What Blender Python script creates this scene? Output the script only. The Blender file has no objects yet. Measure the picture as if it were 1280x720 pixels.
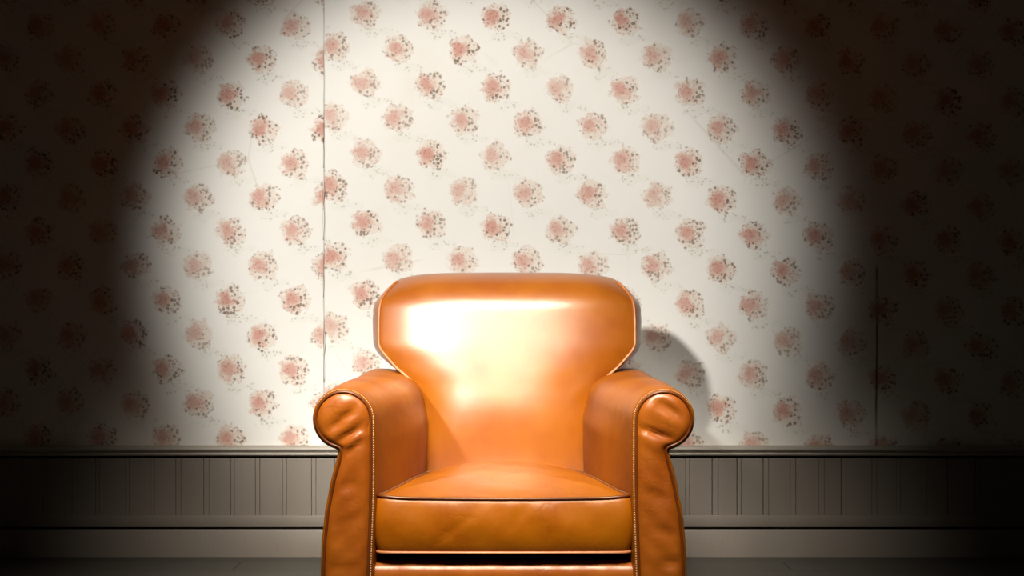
import bpy, bmesh, math, random
from mathutils import Vector
random.seed(7)
PI = math.pi
S = bpy.context.scene
COL = S.collection

# ------------------------------------------------------------------ camera, world, lights, exposure
CAM_Y, CAM_Z, WALL_Y = -3.1, 0.91, 1.27
cam = bpy.data.objects.new('camera', bpy.data.cameras.new('camera'))
COL.objects.link(cam)
cam.location = (0, CAM_Y, CAM_Z)
cam.rotation_euler = (PI/2, 0, 0)
cam.data.lens = 45.17
cam.data.sensor_width = 36
S.camera = cam

S.view_settings.view_transform = 'Standard'
S.view_settings.look = 'None'
S.view_settings.gamma = 1.0
S.view_settings.use_curve_mapping = False
S.view_settings.exposure = 0.0

world = bpy.data.worlds.new('world')
S.world = world
world.use_nodes = True
world.node_tree.nodes['Background'].inputs[0].default_value = (0.95, 0.88, 0.66, 1)
world.node_tree.nodes['Background'].inputs[1].default_value = 0.009

def aimed(o, p): o.rotation_euler = (Vector(p)-o.location).to_track_quat('-Z', 'Y').to_euler()
# the stage spot that throws the round pool on the wall, up to the left behind the camera
sl = bpy.data.lights.new('spot_lamp', 'SPOT')
sl.energy = 1430
sl.color = (1.0, 0.985, 0.955)
sl.spot_size = math.radians(26.0)
sl.spot_blend = 0.68
sl.shadow_soft_size = 0.13
so = bpy.data.objects.new('spot_lamp', sl)
COL.objects.link(so)
LP, LT = Vector((-2.05, -3.35, 2.85)), Vector((-0.165, WALL_Y, 1.08))
ld = (LT-LP).normalized()
lx = Vector((ld.x, 0, ld.z)); lx = (lx-ld*lx.dot(ld)).normalized()      # long axis of the oval the beam would throw
ly = (-ld).cross(lx)
from mathutils import Matrix
so.matrix_world = Matrix.Translation(LP) @ Matrix((lx, ly, -ld)).transposed().to_4x4() @ Matrix.Diagonal((.86, 1.0, 1.0, 1.0))
# a gridded softbox hung above and in front of the chair
al = bpy.data.lights.new('softbox', 'AREA')
al.shape = 'RECTANGLE'
al.size = 1.15; al.size_y = 0.62
al.energy = 16.5
al.color = (1.0, 0.95, 0.88)
al.spread = math.radians(40)
ao = bpy.data.objects.new('softbox', al)
COL.objects.link(ao)
ao.location = (-0.16, -1.08, 2.18)
aimed(ao, (-0.08, 0.36, 0.52))

# ------------------------------------------------------------------ node helpers
class NT:
    def __init__(self, name):
        self.m = bpy.data.materials.new(name); self.m.use_nodes = True
        self.t = self.m.node_tree
        self.b = self.t.nodes['Principled BSDF']
    def n(self, kind, **kw):
        nd = self.t.nodes.new(kind)
        for k, v in kw.items(): setattr(nd, k, v)
        return nd
    def put(self, sock, v):
        if isinstance(v, bpy.types.NodeSocket): self.t.links.new(v, sock)
        elif v is not None:
            sock.default_value = v
    def math(self, op, a, b=None, c=None, clamp=False):
        nd = self.n('ShaderNodeMath', operation=op, use_clamp=clamp)
        self.put(nd.inputs[0], a); self.put(nd.inputs[1], b); self.put(nd.inputs[2], c)
        return nd.outputs[0]
    def step(self, x, lo, hi, t0=0.0, t1=1.0):
        nd = self.n('ShaderNodeMapRange', interpolation_type='SMOOTHSTEP')
        self.put(nd.inputs[0], x)
        for i, v in enumerate((lo, hi, t0, t1)): self.put(nd.inputs[i+1], v)
        return nd.outputs[0]
    def mix(self, f, a, b, mode='MIX'):
        nd = self.n('ShaderNodeMix', data_type='RGBA', blend_type=mode)
        self.put(nd.inputs[0], f); self.put(nd.inputs[6], a); self.put(nd.inputs[7], b)
        return nd.outputs[2]
    def xyz(self, x, y, z):
        nd = self.n('ShaderNodeCombineXYZ')
        for i, v in enumerate((x, y, z)): self.put(nd.inputs[i], v)
        return nd.outputs[0]
    def noise(self, vec, scale, detail=3, rough=0.5, out=0):
        nd = self.n('ShaderNodeTexNoise')
        self.put(nd.inputs['Vector'], vec)
        nd.inputs['Scale'].default_value = scale
        nd.inputs['Detail'].default_value = detail
        nd.inputs['Roughness'].default_value = rough
        return nd.outputs[out]
    def vor(self, vec, scale, feature='F1', rnd=1.0):
        nd = self.n('ShaderNodeTexVoronoi', feature=feature)
        self.put(nd.inputs['Vector'], vec)
        nd.inputs['Scale'].default_value = scale
        nd.inputs['Randomness'].default_value = rnd
        return nd
    def bump(self, h, strength, dist, prev=None):
        nd = self.n('ShaderNodeBump')
        nd.inputs['Strength'].default_value = strength
        nd.inputs['Distance'].default_value = dist
        self.put(nd.inputs['Height'], h)
        if prev is not None: self.put(nd.inputs['Normal'], prev)
        return nd.outputs[0]
    def sep(self, v):
        nd = self.n('ShaderNodeSeparateXYZ'); self.put(nd.inputs[0], v); return nd.outputs
    def set(self, **kw):
        for k, v in kw.items(): self.put(self.b.inputs[k.replace('_', ' ')], v)
        return self.m

def C(r, g, b): return (r, g, b, 1.0)

# ------------------------------------------------------------------ materials
PXM = 367.5                                   # target pixels per metre on the wall
SEAM_X = (405-640)/PXM
SEAM_R = (1096-640)/PXM
def Z(py): return CAM_Z-(py-360)/PXM            # target row -> height on the wall

def mat_wallpaper():
    T = NT('floral_wallpaper')
    geo = T.n('ShaderNodeNewGeometry').outputs['Position']
    x, _, z = T.sep(geo)
    # the middle length of paper runs a little out of true, the left one hangs straight
    left = T.math('LESS_THAN', x, SEAM_X)
    def lerp(a, b): return T.math('ADD', T.math('MULTIPLY', left, a-b), b)
    x0 = lerp(-0.959, 0.602)
    z0 = lerp(1.101, 1.574)
    hx = lerp(0.2175, 0.2200)
    vy = lerp(0.2340, 0.2385)
    slope = lerp(0.0, 0.030)
    dx = T.math('SUBTRACT', x, x0)
    dz = T.math('ADD', T.math('SUBTRACT', z, z0), T.math('MULTIPLY', dx, slope))
    u = T.math('DIVIDE', dx, hx); v = T.math('DIVIDE', dz, vy)
    a = T.math('ADD', u, v); b = T.math('SUBTRACT', u, v)
    ra = T.math('ROUND', a); rb = T.math('ROUND', b)
    fa = T.math('SUBTRACT', a, ra); fb = T.math('SUBTRACT', b, rb)
    lx = T.math('MULTIPLY', T.math('MULTIPLY', T.math('ADD', fa, fb), 0.5), hx)
    lz = T.math('MULTIPLY', T.math('MULTIPLY', T.math('SUBTRACT', fa, fb), 0.5), vy)
    wn = T.n('ShaderNodeTexWhiteNoise', noise_dimensions='3D')
    T.put(wn.inputs['Vector'], T.xyz(ra, rb, 3.0))
    rnd = T.sep(wn.outputs['Color'])
    # local jitter
    lx = T.math('ADD', lx, T.math('MULTIPLY', T.math('SUBTRACT', rnd[0], .5), .008))
    lz = T.math('ADD', lz, T.math('MULTIPLY', T.math('SUBTRACT', rnd[1], .5), .008))
    P = T.xyz(x, 0.0, z)
    def radial(cx, cz, wob, sc, sx=1.0, sz=1.0):
        nn = T.noise(P, sc, 3, .6)
        ax = T.math('MULTIPLY', T.math('SUBTRACT', lx, cx), sx); az = T.math('MULTIPLY', T.math('SUBTRACT', lz, cz), sz)
        r = T.math('SQRT', T.math('ADD', T.math('MULTIPLY', ax, ax), T.math('MULTIPLY', az, az)))
        return T.math('ADD', r, T.math('MULTIPLY', T.math('SUBTRACT', nn, .5), wob))
    # petals
    r1 = radial(-.010, .000, .105, 34)
    petals = T.step(r1, .016, .040, 1, 0)
    r2 = radial(.003, .000, .075, 30)
    posy = T.step(r2, .042, .054, 1, 0)
    r3 = radial(-.012, .004, .040, 70)
    heart = T.step(r3, .010, .028, 1, 0)
    # speckles: leaves and buds scattered around the posy
    v1 = T.vor(P, 84)
    dot = T.step(v1.outputs['Distance'], .30, .60, 1, 0)
    vc = T.sep(v1.outputs['Color'])
    ring = T.step(radial(-.014, .008, .02, 30), .010, .046, .05, 1.0)
    keep = T.math('GREATER_THAN', T.math('MULTIPLY', ring, vc[0]), 0.40)
    dark = T.math('MULTIPLY', T.math('MULTIPLY', dot, keep), posy)
    v2 = T.vor(P, 115)
    dot2 = T.step(v2.outputs['Distance'], .30, .55, 1, 0)
    keep2 = T.math('GREATER_THAN', T.sep(v2.outputs['Color'])[1], 0.45)
    rose = T.math('MULTIPLY', T.math('MULTIPLY', dot2, keep2), posy)
    # thin green sprigs trailing below and right of each posy
    r4 = radial(.030, -.064, .050, 38, .62, 1.3)
    spr = T.step(r4, .016, .034, 1, 0)
    r5 = radial(-.040, .058, .050, 38, .8, 1.5)
    spr2 = T.step(r5, .010, .026, .8, 0)
    sprz = T.math('MAXIMUM', spr, spr2)
    v3 = T.vor(P, 95)
    dot3 = T.step(v3.outputs['Distance'], .22, .48, 1, 0)
    keep3 = T.math('GREATER_THAN', T.sep(v3.outputs['Color'])[2], 0.42)
    sprig = T.math('MULTIPLY', T.math('MULTIPLY', dot3, keep3), sprz)
    # how strongly this posy printed
    ink = T.math('MULTIPLY_ADD', rnd[2], .40, .50)
    base = T.mix(T.noise(P, 2.2, 4, .6), C(.70, .665, .595), C(.76, .725, .655))
    stain = T.step(T.noise(T.xyz(T.math('MULTIPLY', x, 1.6), 0.0, z), 1.3, 5, .65), .52, .80, 0, .28)
    base = T.mix(stain, base, C(.60, .52, .40))
    c = T.mix(T.math('MULTIPLY', sprig, T.math('MULTIPLY', ink, .55)), base, C(.24, .20, .11))
    c = T.mix(T.math('MULTIPLY', sprz, .10), c, C(.45, .48, .34))
    c = T.mix(T.math('MULTIPLY', posy, .32), c, C(.58, .40, .26))
    c = T.mix(T.math('MULTIPLY', petals, T.math('MULTIPLY', ink, .72)), c, C(.54, .27, .185))
    c = T.mix(T.math('MULTIPLY', heart, T.math('MULTIPLY', ink, .50)), c, C(.47, .15, .12))
    c = T.mix(T.math('MULTIPLY', rose, T.math('MULTIPLY', ink, .55)), c, C(.36, .13, .085))
    c = T.mix(T.math('MULTIPLY', dark, T.math('MULTIPLY', ink, .85)), c, C(.085, .045, .022))
    # ragged seam lines where the lengths of paper meet
    wob = T.math('MULTIPLY', T.math('SUBTRACT', T.noise(T.xyz(0.0, 0.0, z), 3.0, 3), .5), .018)
    for sx, op, wd in ((SEAM_X, .48, .0018), (SEAM_R, .85, .0030)):
        d = T.math('ABSOLUTE', T.math('SUBTRACT', T.math('SUBTRACT', x, sx), wob))
        brk = T.step(T.noise(T.xyz(sx, 0.0, z), 2.6, 3), .38, .56, .06, 1)
        line = T.math('MULTIPLY', T.math('MULTIPLY', T.step(d, wd*.5, wd*2.0, 1, 0), op), brk)
        if sx > 0: line = T.math('MULTIPLY', line, T.step(z, Z(338), Z(328), 1, 0))
        c = T.mix(line, c, C(.10, .075, .04))
    # faint creases in the old paper
    cre = T.vor(T.xyz(T.math('MULTIPLY', x, .8), 0.0, z), 1.7, 'DISTANCE_TO_EDGE')
    crack = T.step(cre.outputs['Distance'], .0, .008, .22, 0)
    c = T.mix(T.math('MULTIPLY', crack, T.step(T.noise(P, 1.9), .5, .6, 0, 1)), c, C(.42, .36, .25))
    h = T.noise(P, 160, 3, .6)
    nb = T.bump(h, .25, .0015)
    nb = T.bump(T.noise(P, 3.0, 3, .5), .35, .02, nb)
    return T.set(Base_Color=c, Roughness=.72, Normal=nb, Specular_IOR_Level=.3)

def mat_paint(name, ca, cb, rough=.5):
    T = NT(name)
    geo = T.n('ShaderNodeNewGeometry').outputs['Position']
    x, y, z = T.sep(geo)
    n1 = T.noise(T.xyz(T.math('MULTIPLY', x, 4), y, z), 2.5, 5, .6)
    c = T.mix(n1, ca, cb)
    chip = T.step(T.noise(T.xyz(T.math('MULTIPLY', x, 5), y, z), 26, 5, .7), .66, .72, 0, .55)
    c = T.mix(chip, c, C(.10, .075, .05))
    nb = T.bump(T.noise(T.xyz(T.math('MULTIPLY', x, 6), y, z), 30, 4, .6), .25, .002)
    return T.set(Base_Color=c, Roughness=rough, Normal=nb)

def mat_floor():
    T = NT('dark_floorboards')
    geo = T.n('ShaderNodeNewGeometry').outputs['Position']
    x, y, z = T.sep(geo)
    br = T.n('ShaderNodeTexBrick')
    T.put(br.inputs['Vector'], T.xyz(x, y, 0.0))
    br.inputs['Scale'].default_value = 1.0
    br.inputs['Brick Width'].default_value = 1.8
    br.inputs['Row Height'].default_value = .13
    br.inputs['Mortar Size'].default_value = .0022
    br.inputs['Color1'].default_value = C(.085, .078, .060)
    br.inputs['Color2'].default_value = C(.060, .054, .042)
    br.inputs['Mortar'].default_value = C(.012, .010, .008)
    g = T.noise(T.xyz(T.math('MULTIPLY', x, 1.5), T.math('MULTIPLY', y, 22), 0.0), 3, 6, .65)
    c = T.mix(T.math('MULTIPLY', g, .7), br.outputs[0], C(.028, .024, .018))
    nb = T.bump(T.math('ADD', T.math('MULTIPLY', br.outputs[1], -1.0), T.math('MULTIPLY', g, .25)), .5, .003)
    return T.set(Base_Color=c, Roughness=.55, Normal=nb)

def mat_leather(name, ca, cb, rough=.42, crease=.5, spec=.5, coat=.0):
    T = NT(name)
    tc = T.n('ShaderNodeTexCoord').outputs['Object']
    n1 = T.noise(tc, 5.5, 5, .6)
    c = T.mix(T.step(n1, .3, .7), ca, cb)
    worn = T.step(T.noise(tc, 17, 5, .65), .55, .75, 0, .30)
    c = T.mix(worn, c, C(ca[0]*1.02, ca[1]*1.18, ca[2]*1.3))
    wr = T.vor(T.n('ShaderNodeTexCoord').outputs['Object'], 13, 'DISTANCE_TO_EDGE')
    # warped crease network
    warp = T.n('ShaderNodeVectorMath', operation='MULTIPLY_ADD')
    T.put(warp.inputs[0], T.noise(tc, 4, 4, .6, out=1)); warp.inputs[1].default_value = (.35, .35, .35); T.put(warp.inputs[2], tc)
    T.put(wr.inputs['Vector'], warp.outputs[0])
    cr = T.step(wr.outputs['Distance'], 0, .10)
    gate = T.step(T.noise(tc, 6, 2), .45, .62)
    cr = T.math('MULTIPLY', T.math('SUBTRACT', cr, 1.0), gate)
    c = T.mix(T.math('MULTIPLY', T.math('MULTIPLY', cr, -1.0), .30*crease), c, C(ca[0]*.45, ca[1]*.35, ca[2]*.4))
    grain = T.vor(tc, 520).outputs['Distance']
    nb = T.bump(grain, .10, .0010)
    nb = T.bump(cr, .22*crease, .003, nb)
    nb = T.bump(T.noise(tc, 9, 3, .5), .9*crease, .012, nb)
    rg = T.math('MULTIPLY_ADD', T.noise(tc, 14, 4, .6), .16, rough-.08)
    m = T.set(Base_Color=c, Roughness=rg, Normal=nb, Specular_IOR_Level=spec)
    T.b.inputs['Coat Weight'].default_value = coat
    T.b.inputs['Coat Roughness'].default_value = .38
    T.b.inputs['Specular Tint'].default_value = (1.0, .84, .66, 1)
    return m

def mat_plain(name, c, rough=.5):
    T = NT(name)
    tc = T.n('ShaderNodeTexCoord').outputs['Object']
    k = T.mix(T.noise(tc, 25, 4, .6), c, C(c[0]*.7, c[1]*.7, c[2]*.7))
    return T.set(Base_Color=k, Roughness=rough)

def mat_wood(name, c):
    T = NT(name)
    tc = T.n('ShaderNodeTexCoord').outputs['Object']
    x, y, z = T.sep(tc)
    g = T.noise(T.xyz(T.math('MULTIPLY', x, 8), T.math('MULTIPLY', y, 8), z), 14, 5, .6)
    return T.set(Base_Color=T.mix(g, c, C(c[0]*.4, c[1]*.4, c[2]*.4)), Roughness=.35)

M_PAPER = mat_wallpaper()
M_TRIM = mat_paint('aged_cream_paint', C(.38, .335, .27), C(.31, .27, .215), .42)
M_BOARD = mat_paint('aged_grey_beige_paint', C(.215, .180, .143), C(.17, .141, .110), .5)
M_FLOOR = mat_floor()
LA, LB = C(.315, .088, .0012), C(.245, .056, .0006)
M_LEATHER = mat_leather('tan_leather', LA, LB, .46, .35, .32, .0)
M_LSMOOTH = mat_leather('smooth_tan_leather', LA, LB, .33, .04, 1.0, .85)
M_LSEAT = mat_leather('seat_tan_leather', LA, LB, .40, .35, .38, .0)
M_LWORN = mat_leather('creased_tan_leather', C(.33, .082, .004), C(.24, .050, .002), .38, .45, .60, .2)
M_PIPE = mat_leather('piping_leather', C(.46, .18, .065), C(.36, .12, .035), .35, .2)
M_PIPED = mat_leather('dark_piping_leather', C(.13, .030, .004), C(.09, .02, .003), .33, .2)
M_THREAD = mat_plain('pale_thread', C(.66, .42, .22), .6)
M_DARK = mat_plain('black_lining_and_shade', C(.02, .014, .010), .9)  # seat deck lining, also the painted shade behind the boards
M_FOOT = mat_wood('dark_stained_wood', C(.10, .045, .02))

# ------------------------------------------------------------------ mesh helpers
def obj(name, bm, m, parent=None, smooth=True):
    bmesh.ops.recalc_face_normals(bm, faces=bm.faces)
    me = bpy.data.meshes.new(name); bm.to_mesh(me); bm.free()
    if smooth:
        for p in me.polygons: p.use_smooth = True
    me.materials.append(m)
    o = bpy.data.objects.new(name, me); COL.objects.link(o)
    if parent: o.parent = parent
    return o

def sharp(o, deg=35):
    for e_mod in (1,):
        bm = bmesh.new(); bm.from_mesh(o.data)
        for e in bm.edges:
            if len(e.link_faces) == 2 and e.calc_face_angle(0) > math.radians(deg): e.smooth = False
        bm.to_mesh(o.data); bm.free()
    return o

def loft(bm, rings, cap0=False, cap1=False, closed=True):
    vs = [[bm.verts.new(p) for p in r] for r in rings]
    n = len(rings[0]); k = n if closed else n-1
    for i in range(len(vs)-1):
        for j in range(k):
            q = (vs[i][j], vs[i][(j+1) % n], vs[i+1][(j+1) % n], vs[i+1][j])
            try: bm.faces.new(q)
            except ValueError: pass
    if cap0: bm.faces.new(vs[0])
    if cap1: bm.faces.new(vs[-1])
    return vs

def tube(bm, pts, r, n=8, closed=False):
    pts = [Vector(p) for p in pts]
    N = len(pts); rings = []
    prev = None
    for i, p in enumerate(pts):
        a = pts[(i-1) % N] if (closed or i > 0) else p
        b = pts[(i+1) % N] if (closed or i < N-1) else p
        t = (b-a).normalized()
        if prev is None:
            up = Vector((0, 0, 1)) if abs(t.z) < .9 else Vector((0, 1, 0))
            s = t.cross(up).normalized()
        else:
            s = (prev - t*prev.dot(t)).normalized()
        prev = s
        w = t.cross(s)
        rings.append([p + (s*math.cos(2*PI*k/n) + w*math.sin(2*PI*k/n))*r for k in range(n)])
    if closed: rings.append(rings[0])
    loft(bm, rings, not closed, not closed)
    if closed: bmesh.ops.remove_doubles(bm, verts=bm.verts, dist=1e-5)

def resample(pts, n, closed=False):
    pts = [Vector(p) for p in pts]
    if closed: pts = pts + [pts[0]]
    L = [0]
    for a, b in zip(pts, pts[1:]): L.append(L[-1]+(b-a).length)
    out = []; j = 0
    m = n if closed else n-1
    for i in range(n):
        d = L[-1]*i/m
        while j < len(L)-2 and L[j+1] < d: j += 1
        f = (d-L[j])/max(1e-9, L[j+1]-L[j])
        out.append(pts[j].lerp(pts[j+1], min(1, f)))
    return out

def catmull(P, sub=8, closed=False):
    P = [Vector(p) for p in P]; out = []
    N = len(P)
    for i in range(N if closed else N-1):
        g = lambda k: P[k % N] if closed else P[max(0, min(N-1, k))]
        p0, p1, p2, p3 = g(i-1), g(i), g(i+1), g(i+2)
        for s in range(sub):
            t = s/sub
            out.append(.5*((2*p1)+(p2-p0)*t+(2*p0-5*p1+4*p2-p3)*t*t+(3*p1-p0-3*p2+p3)*t**3))
    if not closed: out.append(P[-1])
    return out

def table(xs, ys, x):
    if x <= xs[0]: return ys[0]
    for i in range(len(xs)-1):
        if x <= xs[i+1]:
            f = (x-xs[i])/(xs[i+1]-xs[i]); return ys[i]+(ys[i+1]-ys[i])*f
    return ys[-1]

def sstep(a, b, x):
    t = max(0, min(1, (x-a)/(b-a))); return t*t*(3-2*t)

def box(bm, x0, x1, y0, y1, z0, z1, bev=0, seg=3):
    r = bmesh.ops.create_cube(bm, size=1)['verts']
    for v in r:
        v.co = Vector(((x0+x1)/2+v.co.x*(x1-x0), (y0+y1)/2+v.co.y*(y1-y0), (z0+z1)/2+v.co.z*(z1-z0)))
    if bev:
        es = list({e for v in r for e in v.link_edges})
        bmesh.ops.bevel(bm, geom=es, offset=bev, segments=seg, affect='EDGES', profile=.5)

def extrude_x(bm, prof, x0, x1, n=2):
    """prof: closed (y,z) outline carried along x"""
    loft(bm, [[(x0+(x1-x0)*i/(n-1), y, z) for y, z in prof] for i in range(n)], True, True)

# ------------------------------------------------------------------ the room
XL, XR = -4.5, 4.5
Z_RAIL_T, Z_RAIL_B = Z(556.5), Z(569)
Z_BASE_T = Z(661)

def structure(o): o['kind'] = 'structure'; return o

bm = bmesh.new()
box(bm, XL, XR, WALL_Y, WALL_Y+.12, 0, 3.6)
wall = structure(obj('wall_back', bm, M_PAPER, smooth=False))

# lifted paper edge down the left seam (a shallow curled lip) and the split in the right one
def lip(x, z0, z1, side, amp, w=.007):
    bm = bmesh.new(); rings = []
    n = max(6, int((z1-z0)/.02))
    for i in range(n+1):
        t = i/n; z = z0+(z1-z0)*t
        k = amp*(math.sin(PI*t)**.7)*(.55+.45*math.sin(z*37)+.0) + .0004
        k = max(k, .0004)
        ww = w*(.7+.3*math.sin(z*61+1))
        rings.append([(x, WALL_Y-.0002, z), (x+side*ww*.5, WALL_Y-.0002-k*.45, z), (x+side*ww, WALL_Y-.0002-k, z),
                      (x+side*ww, WALL_Y-.0002-k+.0005+.3*k, z), (x+side*ww*.5, WALL_Y+.0002, z)])
    loft(bm, rings, True, True)
    return obj('wallpaper_edge', bm, M_PAPER, wall)
lip(SEAM_X-.004, Z(300), Z(225), 1, .006)
lip(SEAM_X-.003, Z(210), Z(140), 1, .003, .005)
lip(SEAM_X-.002, Z(478), Z(395), 1, .007, .008)
lip(SEAM_X-.003, Z(372), Z(318), 1, .004, .005)
lip(SEAM_R-.003, Z(385), Z(330), 1, .007, .006)

bm = bmesh.new()
box(bm, XL, XR, -5.0, WALL_Y+.12, -.06, 0)
structure(obj('floor', bm, M_FLOOR, smooth=False))

# beadboard wainscot: grooved boards over a black sheet painted as shade, a flat rail under them
bm = bmesh.new()
YB = WALL_Y-.020
zg0, zg1 = Z(643), Z(572)
box(bm, XL, XR, YB-.002, WALL_Y-.004, Z(657.5), zg0, .002, 2)             # flat rail
gx = (222.5-640)/PXM
step = 33.2/PXM
k0 = int((XL-gx)/step)+1
xs = [gx+step*k for k in range(k0, int((XR-gx)/step))]
prev = XL
rg = random.Random(3)
for x in xs:
    x = x+rg.uniform(-.008, .008)
    gw = rg.choice([.0006, .0010, .0022])
    box(bm, prev, x-gw/2, YB, WALL_Y-.004, zg0-.001, zg1, .0012, 1)
    bw = .012+rg.uniform(0, .007)
    box(bm, x+gw/2, x+gw/2+bw, YB+.0006, WALL_Y-.004, zg0-.001, zg1, .0012, 1)   # bead
    prev = x+gw/2+bw+rg.choice([.0005, .0008, .0012])
box(bm, prev, XR, YB, WALL_Y-.004, zg0-.001, zg1, .0012, 1)
wains = structure(sharp(obj('trim_1', bm, M_BOARD)))
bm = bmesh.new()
box(bm, XL, XR, WALL_Y-.0055, WALL_Y-.0005, Z(664), Z_RAIL_B+.004)  # black backing: shade of the grooves and baseboard joint, put in as colour
obj('joint_shade', bm, M_DARK, wains, False)

# chair rail
bm = bmesh.new()
Y = WALL_Y
zt, zb = Z_RAIL_T, Z_RAIL_B
prof = [(Y, zt), (Y-.034, zt-.001), (Y-.040, zt-.004), (Y-.042, zt-.009), (Y-.040, zt-.013), (Y-.034, zt-.0165),
        (Y-.031, zt-.0175), (Y-.029, zt-.0215), (Y-.033, zt-.0235), (Y-.034, zt-.028), (Y-.030, zt-.032), (Y-.022, zb), (Y, zb)]
extrude_x(bm, prof, XL, XR)
structure(sharp(obj('trim_2', bm, M_TRIM), 50))

# baseboard
bm = bmesh.new()
zt = Z(660.5)
prof = [(Y, zt), (Y-.020, zt), (Y-.0225, zt-.001), (Y-.024, zt-.004), (Y-.024, .0), (Y, .0)]
extrude_x(bm, prof, XL, XR)
structure(sharp(obj('baseboard_back', bm, M_BOARD), 50))

# ------------------------------------------------------------------ the armchair
chair = bpy.data.objects.new('armchair', None); COL.objects.link(chair)
chair.location = (-0.0203, 0, 0)
chair['label'] = 'tan orange leather club armchair with rolled arms in front of floral wallpaper'
chair['category'] = 'armchair'

# ---- arms
AC = (.387, .593); AR = .076
def arm_shift(y): return .082*math.sin(PI/2*min(1, max(0, y)/.54))**1.4
def arm_outline(y, n=120, inset=0.0):
    d = arm_shift(y); P = []
    for u, z in ((.322, .09), (.319, .18), (.316, .27), (.312, .38), (.3105, .46), (.3105, .53)):
        P.append(Vector((u-d, z)))
    for k in range(0, 27):
        a = math.radians(180-k*10)
        u = AC[0]+AR*math.cos(a); z = AC[1]+AR*math.sin(a)
        w = max(0, -math.cos(a))
        w = .83*w**.7
        if k > 9: w = 0
        P.append(Vector((u-d*w, z-.006*d/.082)))
    for u, z in ((.4035, .500), (.4180, .447), (.4330, .369), (.4410, .292), (.4440, .20), (.4440, .09)):
        P.append(Vector((u, z)))
    P = resample(P, n)
    if inset:
        out = []
        for i, p in enumerate(P):
            a = P[max(0, i-2)]; b = P[min(n-1, i+2)]
            t = (b-a).normalized()
            nrm = Vector((t.y, -t.x))              # right-hand side of travel = inside
            out.append(p+nrm*inset)
        P = out
    return P

def lines_wrinkle(u, z, segs):
    s = 0
    for (u0, z0, u1, z1, w, dpt) in segs:
        a = Vector((u0, z0)); b = Vector((u1, z1)); p = Vector((u, z))
        t = max(0, min(1, (p-a).dot(b-a)/(b-a).length_squared))
        q = a.lerp(b, t); d = (p-q).length
        s += dpt*math.exp(-(d/w)**2)*math.sin(PI*min(1, max(0.12, t*.8+.1)))
    return s

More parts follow.
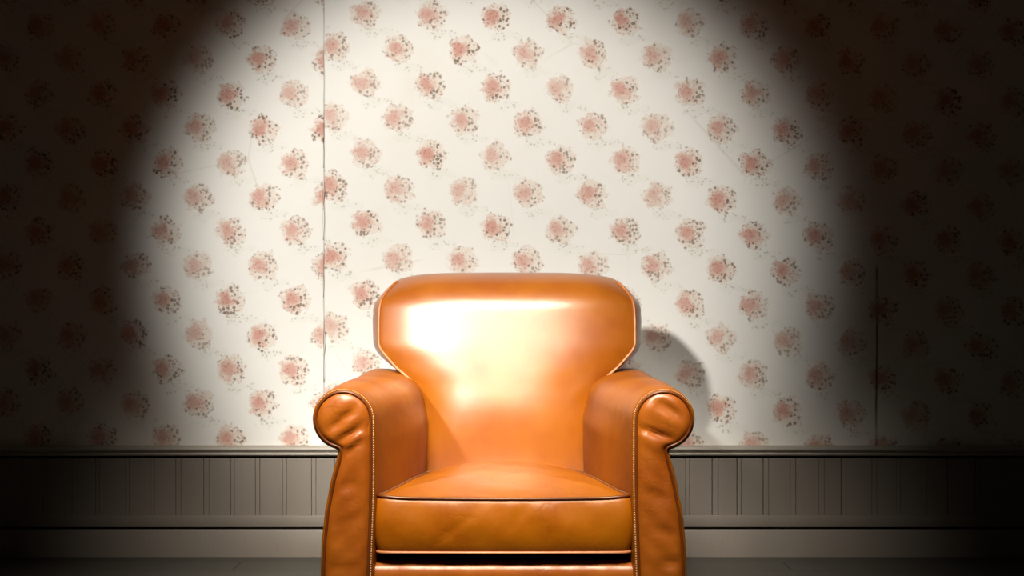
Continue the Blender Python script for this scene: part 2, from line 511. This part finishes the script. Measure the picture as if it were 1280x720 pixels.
def build_arm(side):
    sx = 1 if side > 0 else -1
    R = .014
    rings = []
    bm = bmesh.new()
    for k in range(6):
        a = PI/2*k/5
        ins = R*(1-math.sin(a)); y = R*(1-math.cos(a))
        rings.append([(sx*p.x, y, p.y) for p in arm_outline(y, inset=ins+.0001)])
    for y in [.03, .05, .08, .12, .16, .2, .25, .3, .35, .4, .45, .5, .55, .6, .65, .7, .76, .82, .85]:
        pu = .006*math.sin(PI*min(1, y/.5))
        ring = []
        for p in arm_outline(y):
            # leather settles: gentle puff on top of the roll
            ring.append((sx*p.x, y, p.y+(pu if p.y > .6 else 0)*(p.y-.6)/.07))
        rings.append(ring)
    loft(bm, rings, True, True)
    arm = obj('armrest', bm, M_LEATHER, chair)

    # puffed front panel inside the roll
    N = 44
    A = arm_outline(0, 400, .0115)
    iA1 = min(range(400), key=lambda i: abs(A[i].y-.535) + (0 if i < 200 else 9))
    notch = min(range(400), key=lambda i: ((A[i]-Vector((.398, .512))).length))
    topi = min(range(400), key=lambda i: (A[i]-Vector((AC[0]+.0645*math.cos(math.radians(60)), AC[1]+.0645*math.sin(math.radians(60))))).length)
    A1 = resample(A[:iA1+1], 40); A2 = resample(A[iA1:topi+1], 22)
    B = list(reversed(A))
    nb = 399-notch; tb = 399-topi
    B1 = resample(B[:nb+1], 40); B2 = resample(B[nb:tb+1], 22)
    rowsA = A1+A2[1:]; rowsB = B1+B2[1:]
    if side < 0:
        segs = [(.420, .566, .352, .622, .0055, -.0075), (.402, .536, .331, .584, .0052, -.0075), (.386, .506, .341, .541, .0050, -.0055),
                (.425, .590, .365, .640, .009, .0025), (.412, .552, .345, .600, .007, .0035), (.395, .520, .335, .562, .006, .003), (.345, .44, .40, .425, .012, -.004), (.35, .36, .42, .335, .009, -.003), (.36, .24, .43, .23, .01, -.004)]
    else:
        segs = [(.370, .640, .425, .600, .010, -.007), (.325, .575, .410, .545, .0065, -.010), (.36, .62, .44, .565, .010, .004), (.33, .55, .40, .51, .014, .004),
                (.345, .42, .405, .40, .010, -.004), (.35, .33, .425, .315, .010, -.003), (.38, .245, .435, .25, .010, -.006)]
    bm = bmesh.new(); rings = []
    for k, (a, b) in enumerate(zip(rowsA, rowsB)):
        wdt = (b-a).length
        row = []
        for i in range(N+1):
            # denser near the edges
            s = .5-.5*math.cos(PI*i/N)
            p = a.lerp(b, s)
            edge = min(wdt*s*(1), wdt*(1-s))
            # distance from top end of the roll
            rr = (p-Vector(AC)).length
            if p.y > AC[1]-.03: edge = min(edge if p.y < AC[1]-.01 else 1, max(0, .0645-rr))
            h = .013*(1-math.exp(-edge/.009))
            f = 1-math.exp(-edge/.010)
            wr = lines_wrinkle(p.x, p.y, segs)*f*1.25
            wr += f*.0016*math.sin(p.x*95+p.y*40+side)*math.sin(p.y*70+side*2)
            row.append((sx*p.x, .002-h-wr, p.y))
        rings.append(row)
    loft(bm, rings, closed=False)
    bmesh.ops.remove_doubles(bm, verts=bm.verts, dist=1e-5)
    obj('front_panel', bm, M_LWORN, arm)
    # welt following the panel edge
    W = resample([(sx*p.x, -.0005, p.y) for p in arm_outline(0, 400, .0095)], 150)
    bm = bmesh.new(); tube(bm, W, .0034, 8)
    w = obj('piping', bm, M_PIPED, arm)
    # stitches beside the welt, up the inner edge
    path = [p for p in arm_outline(0.0, 600, .0035)][:330]
    L = resample([Vector((p.x, p.y, 0)) for p in path], 120)
    bm = bmesh.new()
    for i, p in enumerate(L[:-1]):
        q = L[i+1]
        a = p.lerp(q, .2); b = p.lerp(q, .8)
        tube(bm, [(sx*a.x, .0035, a.y), (sx*(a.x+b.x)/2, .0023, (a.y+b.y)/2), (sx*b.x, .0035, b.y)], .0011, 5)
    obj('stitching', bm, M_THREAD, arm)
    return arm
build_arm(-1); build_arm(1)

# ---- seat cushion
SC = Vector((0, .33))
ZB, ZT = .266, .400
def seat_plan(n=160):
    pts = []
    yf, yb = .022, .665
    pts.append((0, yf)); 
    for x in (.1, .2, .27): pts.append((x, yf+.004*(x/.3)**2))
    pts += [(.298, yf+.006), (.3065, yf+.014), (.3060, yf+.03)]
    for y in (.10, .16, .22, .28, .34, .40, .45):
        pts.append((.3105-arm_shift(y)-.004, y))
    h = .3105-arm_shift(.47)-.004
    for k in range(1, 9):
        a = PI/2*k/9
        pts.append((h-.10+.10*math.cos(a) , .50+(yb-.50)*math.sin(a)))
    pts += [(.06, yb)]
    right = [Vector(p) for p in pts]
    left = [Vector((-p.x, p.y)) for p in reversed(right[1:])]
    return resample(right+[Vector((0, yb))]+left, n, True)
plan = seat_plan()
def seat_top(p):
    # height of the top seam: dips toward the rear corners and slightly mid-front
    c = sstep(.30, .62, p.y)*sstep(.05, .20, abs(p.x))
    f = (1-sstep(.02, .12, p.y))
    return ZT-.018*c - .003*f*(1-(p.x/.31)**2) + .004*f*sstep(.24, .31, abs(p.x))
def seat_n(i):
    a = plan[(i-1) % 160]; b = plan[(i+1) % 160]
    t = (b-a).normalized(); return Vector((t.y, -t.x))
bm = bmesh.new(); rings = []
for s in (0.02, .3, .6, .85, .97):
    rings.append([(SC.x+(p.x-SC.x)*s, SC.y+(p.y-SC.y)*s, ZB-.004*(s > .9)) for p in plan])
for k in range(13):
    t = k/12
    bul = .015*math.sin(PI*t)**.75
    r = []
    for i, p in enumerate(plan):
        zt = seat_top(p); n = seat_n(i)
        front = (1-sstep(.02, .09, p.y))
        wv = (.0034*math.sin(p.x*70+math.sin(p.x*21)*2)*sstep(.45, .95, t)*(1-sstep(.96, 1, t)) + .0012*math.sin(p.x*33+t*6))*front*math.sin(PI*t)
        # soft diagonal pulls in the boxing
        for (cx, ct, sl, wd, dp) in ((-.12, .45, .11, .0065, -.0050), (-.26, .7, -.08, .008, -.003), (.03, .65, .09, .0065, -.0036), (.22, .6, -.02, .010, -.0022)):
            dd = (p.x-cx)-(t-ct)*sl*1.4
            wv += front*dp*math.exp(-(dd/wd)**2)*math.exp(-((t-ct)/.32)**2)
        q = p+n*(bul*(1 if front > .5 else .3)+wv)
        r.append((q.x, q.y, ZB+(zt-ZB)*t))
    rings.append(r)
for k in range(1, 26):
    s = 1-k/25.4
    r = []
    for p in plan:
        zt = seat_top(p)
        zc = ZT+.028
        h = 1-(s)**2.6
        q = SC+(p-SC)*s
        und = .0012*math.sin(q.x*31+q.y*14)*math.sin(q.y*23)*h
        r.append((q.x, q.y, zt+(zc-zt)*h+und))
    rings.append(r)
loft(bm, rings, True, True)
seat = obj('seat_cushion', bm, M_LSEAT, chair)
bm = bmesh.new()
tube(bm, [(p.x+seat_n(i).x*.002, p.y+seat_n(i).y*.002, seat_top(p)+.0005) for i, p in enumerate(plan)], .0036, 8, True)
obj('piping', bm, M_PIPED, seat)
bm = bmesh.new()
tube(bm, [(p.x+seat_n(i).x*.003, p.y+seat_n(i).y*.003, ZB+.001) for i, p in enumerate(plan)], .0036, 8, True)
obj('piping', bm, M_PIPE, seat)

# ---- backrest
ZW = [.20, .40, .50, .58, .627, .674, .700, .717, .730, .743, .815, .881]
WF = [.236, .236, .237, .247, .272, .329, .353, .368, .377, .382, .3835, .379]
WR = [.236, .236, .237, .25, .285, .352, .385, .400, .406, .410, .413, .407]
def y_edge(z): return .662+.23*(z-.40)
def back_row(z, wf, wr, yf, yb, puff, zc=0.0):
    ring = []
    d = yb-yf
    nF = 40
    for i in range(nF+1):
        s = -math.cos(PI*i/nF)
        s = .35*s+.65*(2*i/nF-1)
        x = wf*s
        ring.append((x, yf-puff*(1-abs(s)**3.2)*1.0, z))
    def side(sgn):
        out = []
        for k in range(1, 7):
            t = k/6
            out.append((sgn*(wf+(wr-wf)*math.sin(t*PI/2)), yf+d*.55*t, z))
        r = min(.035, d*.25)
        out.append((sgn*wr, yb-r, z))
        for k in range(1, 5):
            a = PI/2*k/4
            out.append((sgn*(wr-r+r*math.cos(a)), yb-r+r*math.sin(a), z))
        return out
    rs = side(1)
    ring += rs
    xr = rs[-1][0]
    for i in range(1, 12): ring.append((xr*(1-2*i/12), yb, z))
    ring += list(reversed(side(-1)))
    return ring
rows = []
zs = [.24, .27, .30, .34, .38, .42, .46, .50, .54, .57, .60, .62, .635, .65, .662, .674, .686, .70, .709, .717, .724, .730, .737, .743, .755, .77, .785, .80, .815, .83]
ZTOP0, ZTOP1 = .846, .958
YB0 = .93
pipe_l, pipe_r = [], []
for z in zs:
    puff = .012+.045*sstep(.30, .58, z)
    
    yb = .84+(YB0-.84)*sstep(.55, .75, z)
    rows.append(back_row(z, table(ZW, WF, z), table(ZW, WR, z), y_edge(z), yb, puff))
yf0 = y_edge(ZTOP0)
yc = .865
for k in range(0, 15):
    a = PI/2*k/14
    z = ZTOP0+(ZTOP1-ZTOP0)*math.sin(a)
    c = math.cos(a)
    q = (z-ZTOP0)/(ZTOP1-ZTOP0); c2 = (1-max(0, (q-.30)/.70)**2)**.5 if q < 1 else 0
    wf = .3825-.004*min(1, q/.3)-.070*(1-c2); wr = .412-.005*min(1, q/.3)-.088*(1-c2)
    yf = yc-(yc-yf0)*c+.23*(z-ZTOP0)*c*.8; yb = yc+(YB0-yc)*(c if c > 1e-6 else 0)
    rows.append(back_row(z, wf, wr, yf, max(yb, yf+.0004), .057*c))
# crown along the top edge
def crown(p):
    x, y, z = p
    w = sstep(.84, .955, z)
    return (x, y, z-w*(.003*(x/.3)**2+.009*(abs(x)/.3)**6))
rows = [[crown(p) for p in r] for r in rows]
bm = bmesh.new()
vs = loft(bm, rows, True, True)
bmesh.ops.remove_doubles(bm, verts=bm.verts, dist=.0006)
back = obj('backrest', bm, M_LSMOOTH, chair)
back.location.x = .005
nF = 40
for sgn, idx in ((-1, 0), (1, nF)):
    pts = []
    for r in rows:
        p = r[idx]
        if .60 <= p[2] and p[2] < .936: pts.append(Vector((p[0]+sgn*.0012, p[1]-.0012, p[2])))
    pts = resample(pts, 110)
    bm = bmesh.new(); tube(bm, pts, .0038, 8)
    obj('piping', bm, M_PIPE, back)

# ---- outside back, rail, deck, feet
bm = bmesh.new()
box(bm, -.442, .442, .80, .875, .09, .56, .02, 4)
obj('outside_back', bm, M_LEATHER, chair)
bm = bmesh.new()
n = 60; rings = []
prof = [(.10, .09), (.012, .09), (.006, .098), (.004, .12), (.003, .18), (.004, .215), (.008, .228), (.018, .236), (.035, .240), (.10, .240)]
prof = [(p.x, p.y) for p in resample([Vector(p) for p in prof], 40)]
for i in range(n+1):
    x = -.330+.660*i/n
    w = .0012*math.sin(x*40)+.001*math.sin(x*93+1)
    rings.append([(x, y+.026+w*(1 if y < .05 else 0), z) for y, z in prof])
loft(bm, rings, True, True)
obj('front_rail', bm, M_LWORN, chair)
bm = bmesh.new()
box(bm, -.325, .325, .075, .80, .12, .262, .01, 2)
obj('seat_deck', bm, M_DARK, chair)
for sx, y in ((-1, .07), (1, .07), (-1, .80), (1, .80)):
    bm = bmesh.new()
    pr = [(.018, 0), (.022, .004), (.024, .012), (.030, .035), (.036, .058), (.037, .068), (.031, .076), (.033, .082), (.034, .0925)]
    rings = [[(sx*.385+r*math.cos(2*PI*k/24), y+r*math.sin(2*PI*k/24), z) for k in range(24)] for r, z in pr]
    loft(bm, rings, True, True)
    obj('foot', bm, M_FOOT, chair)
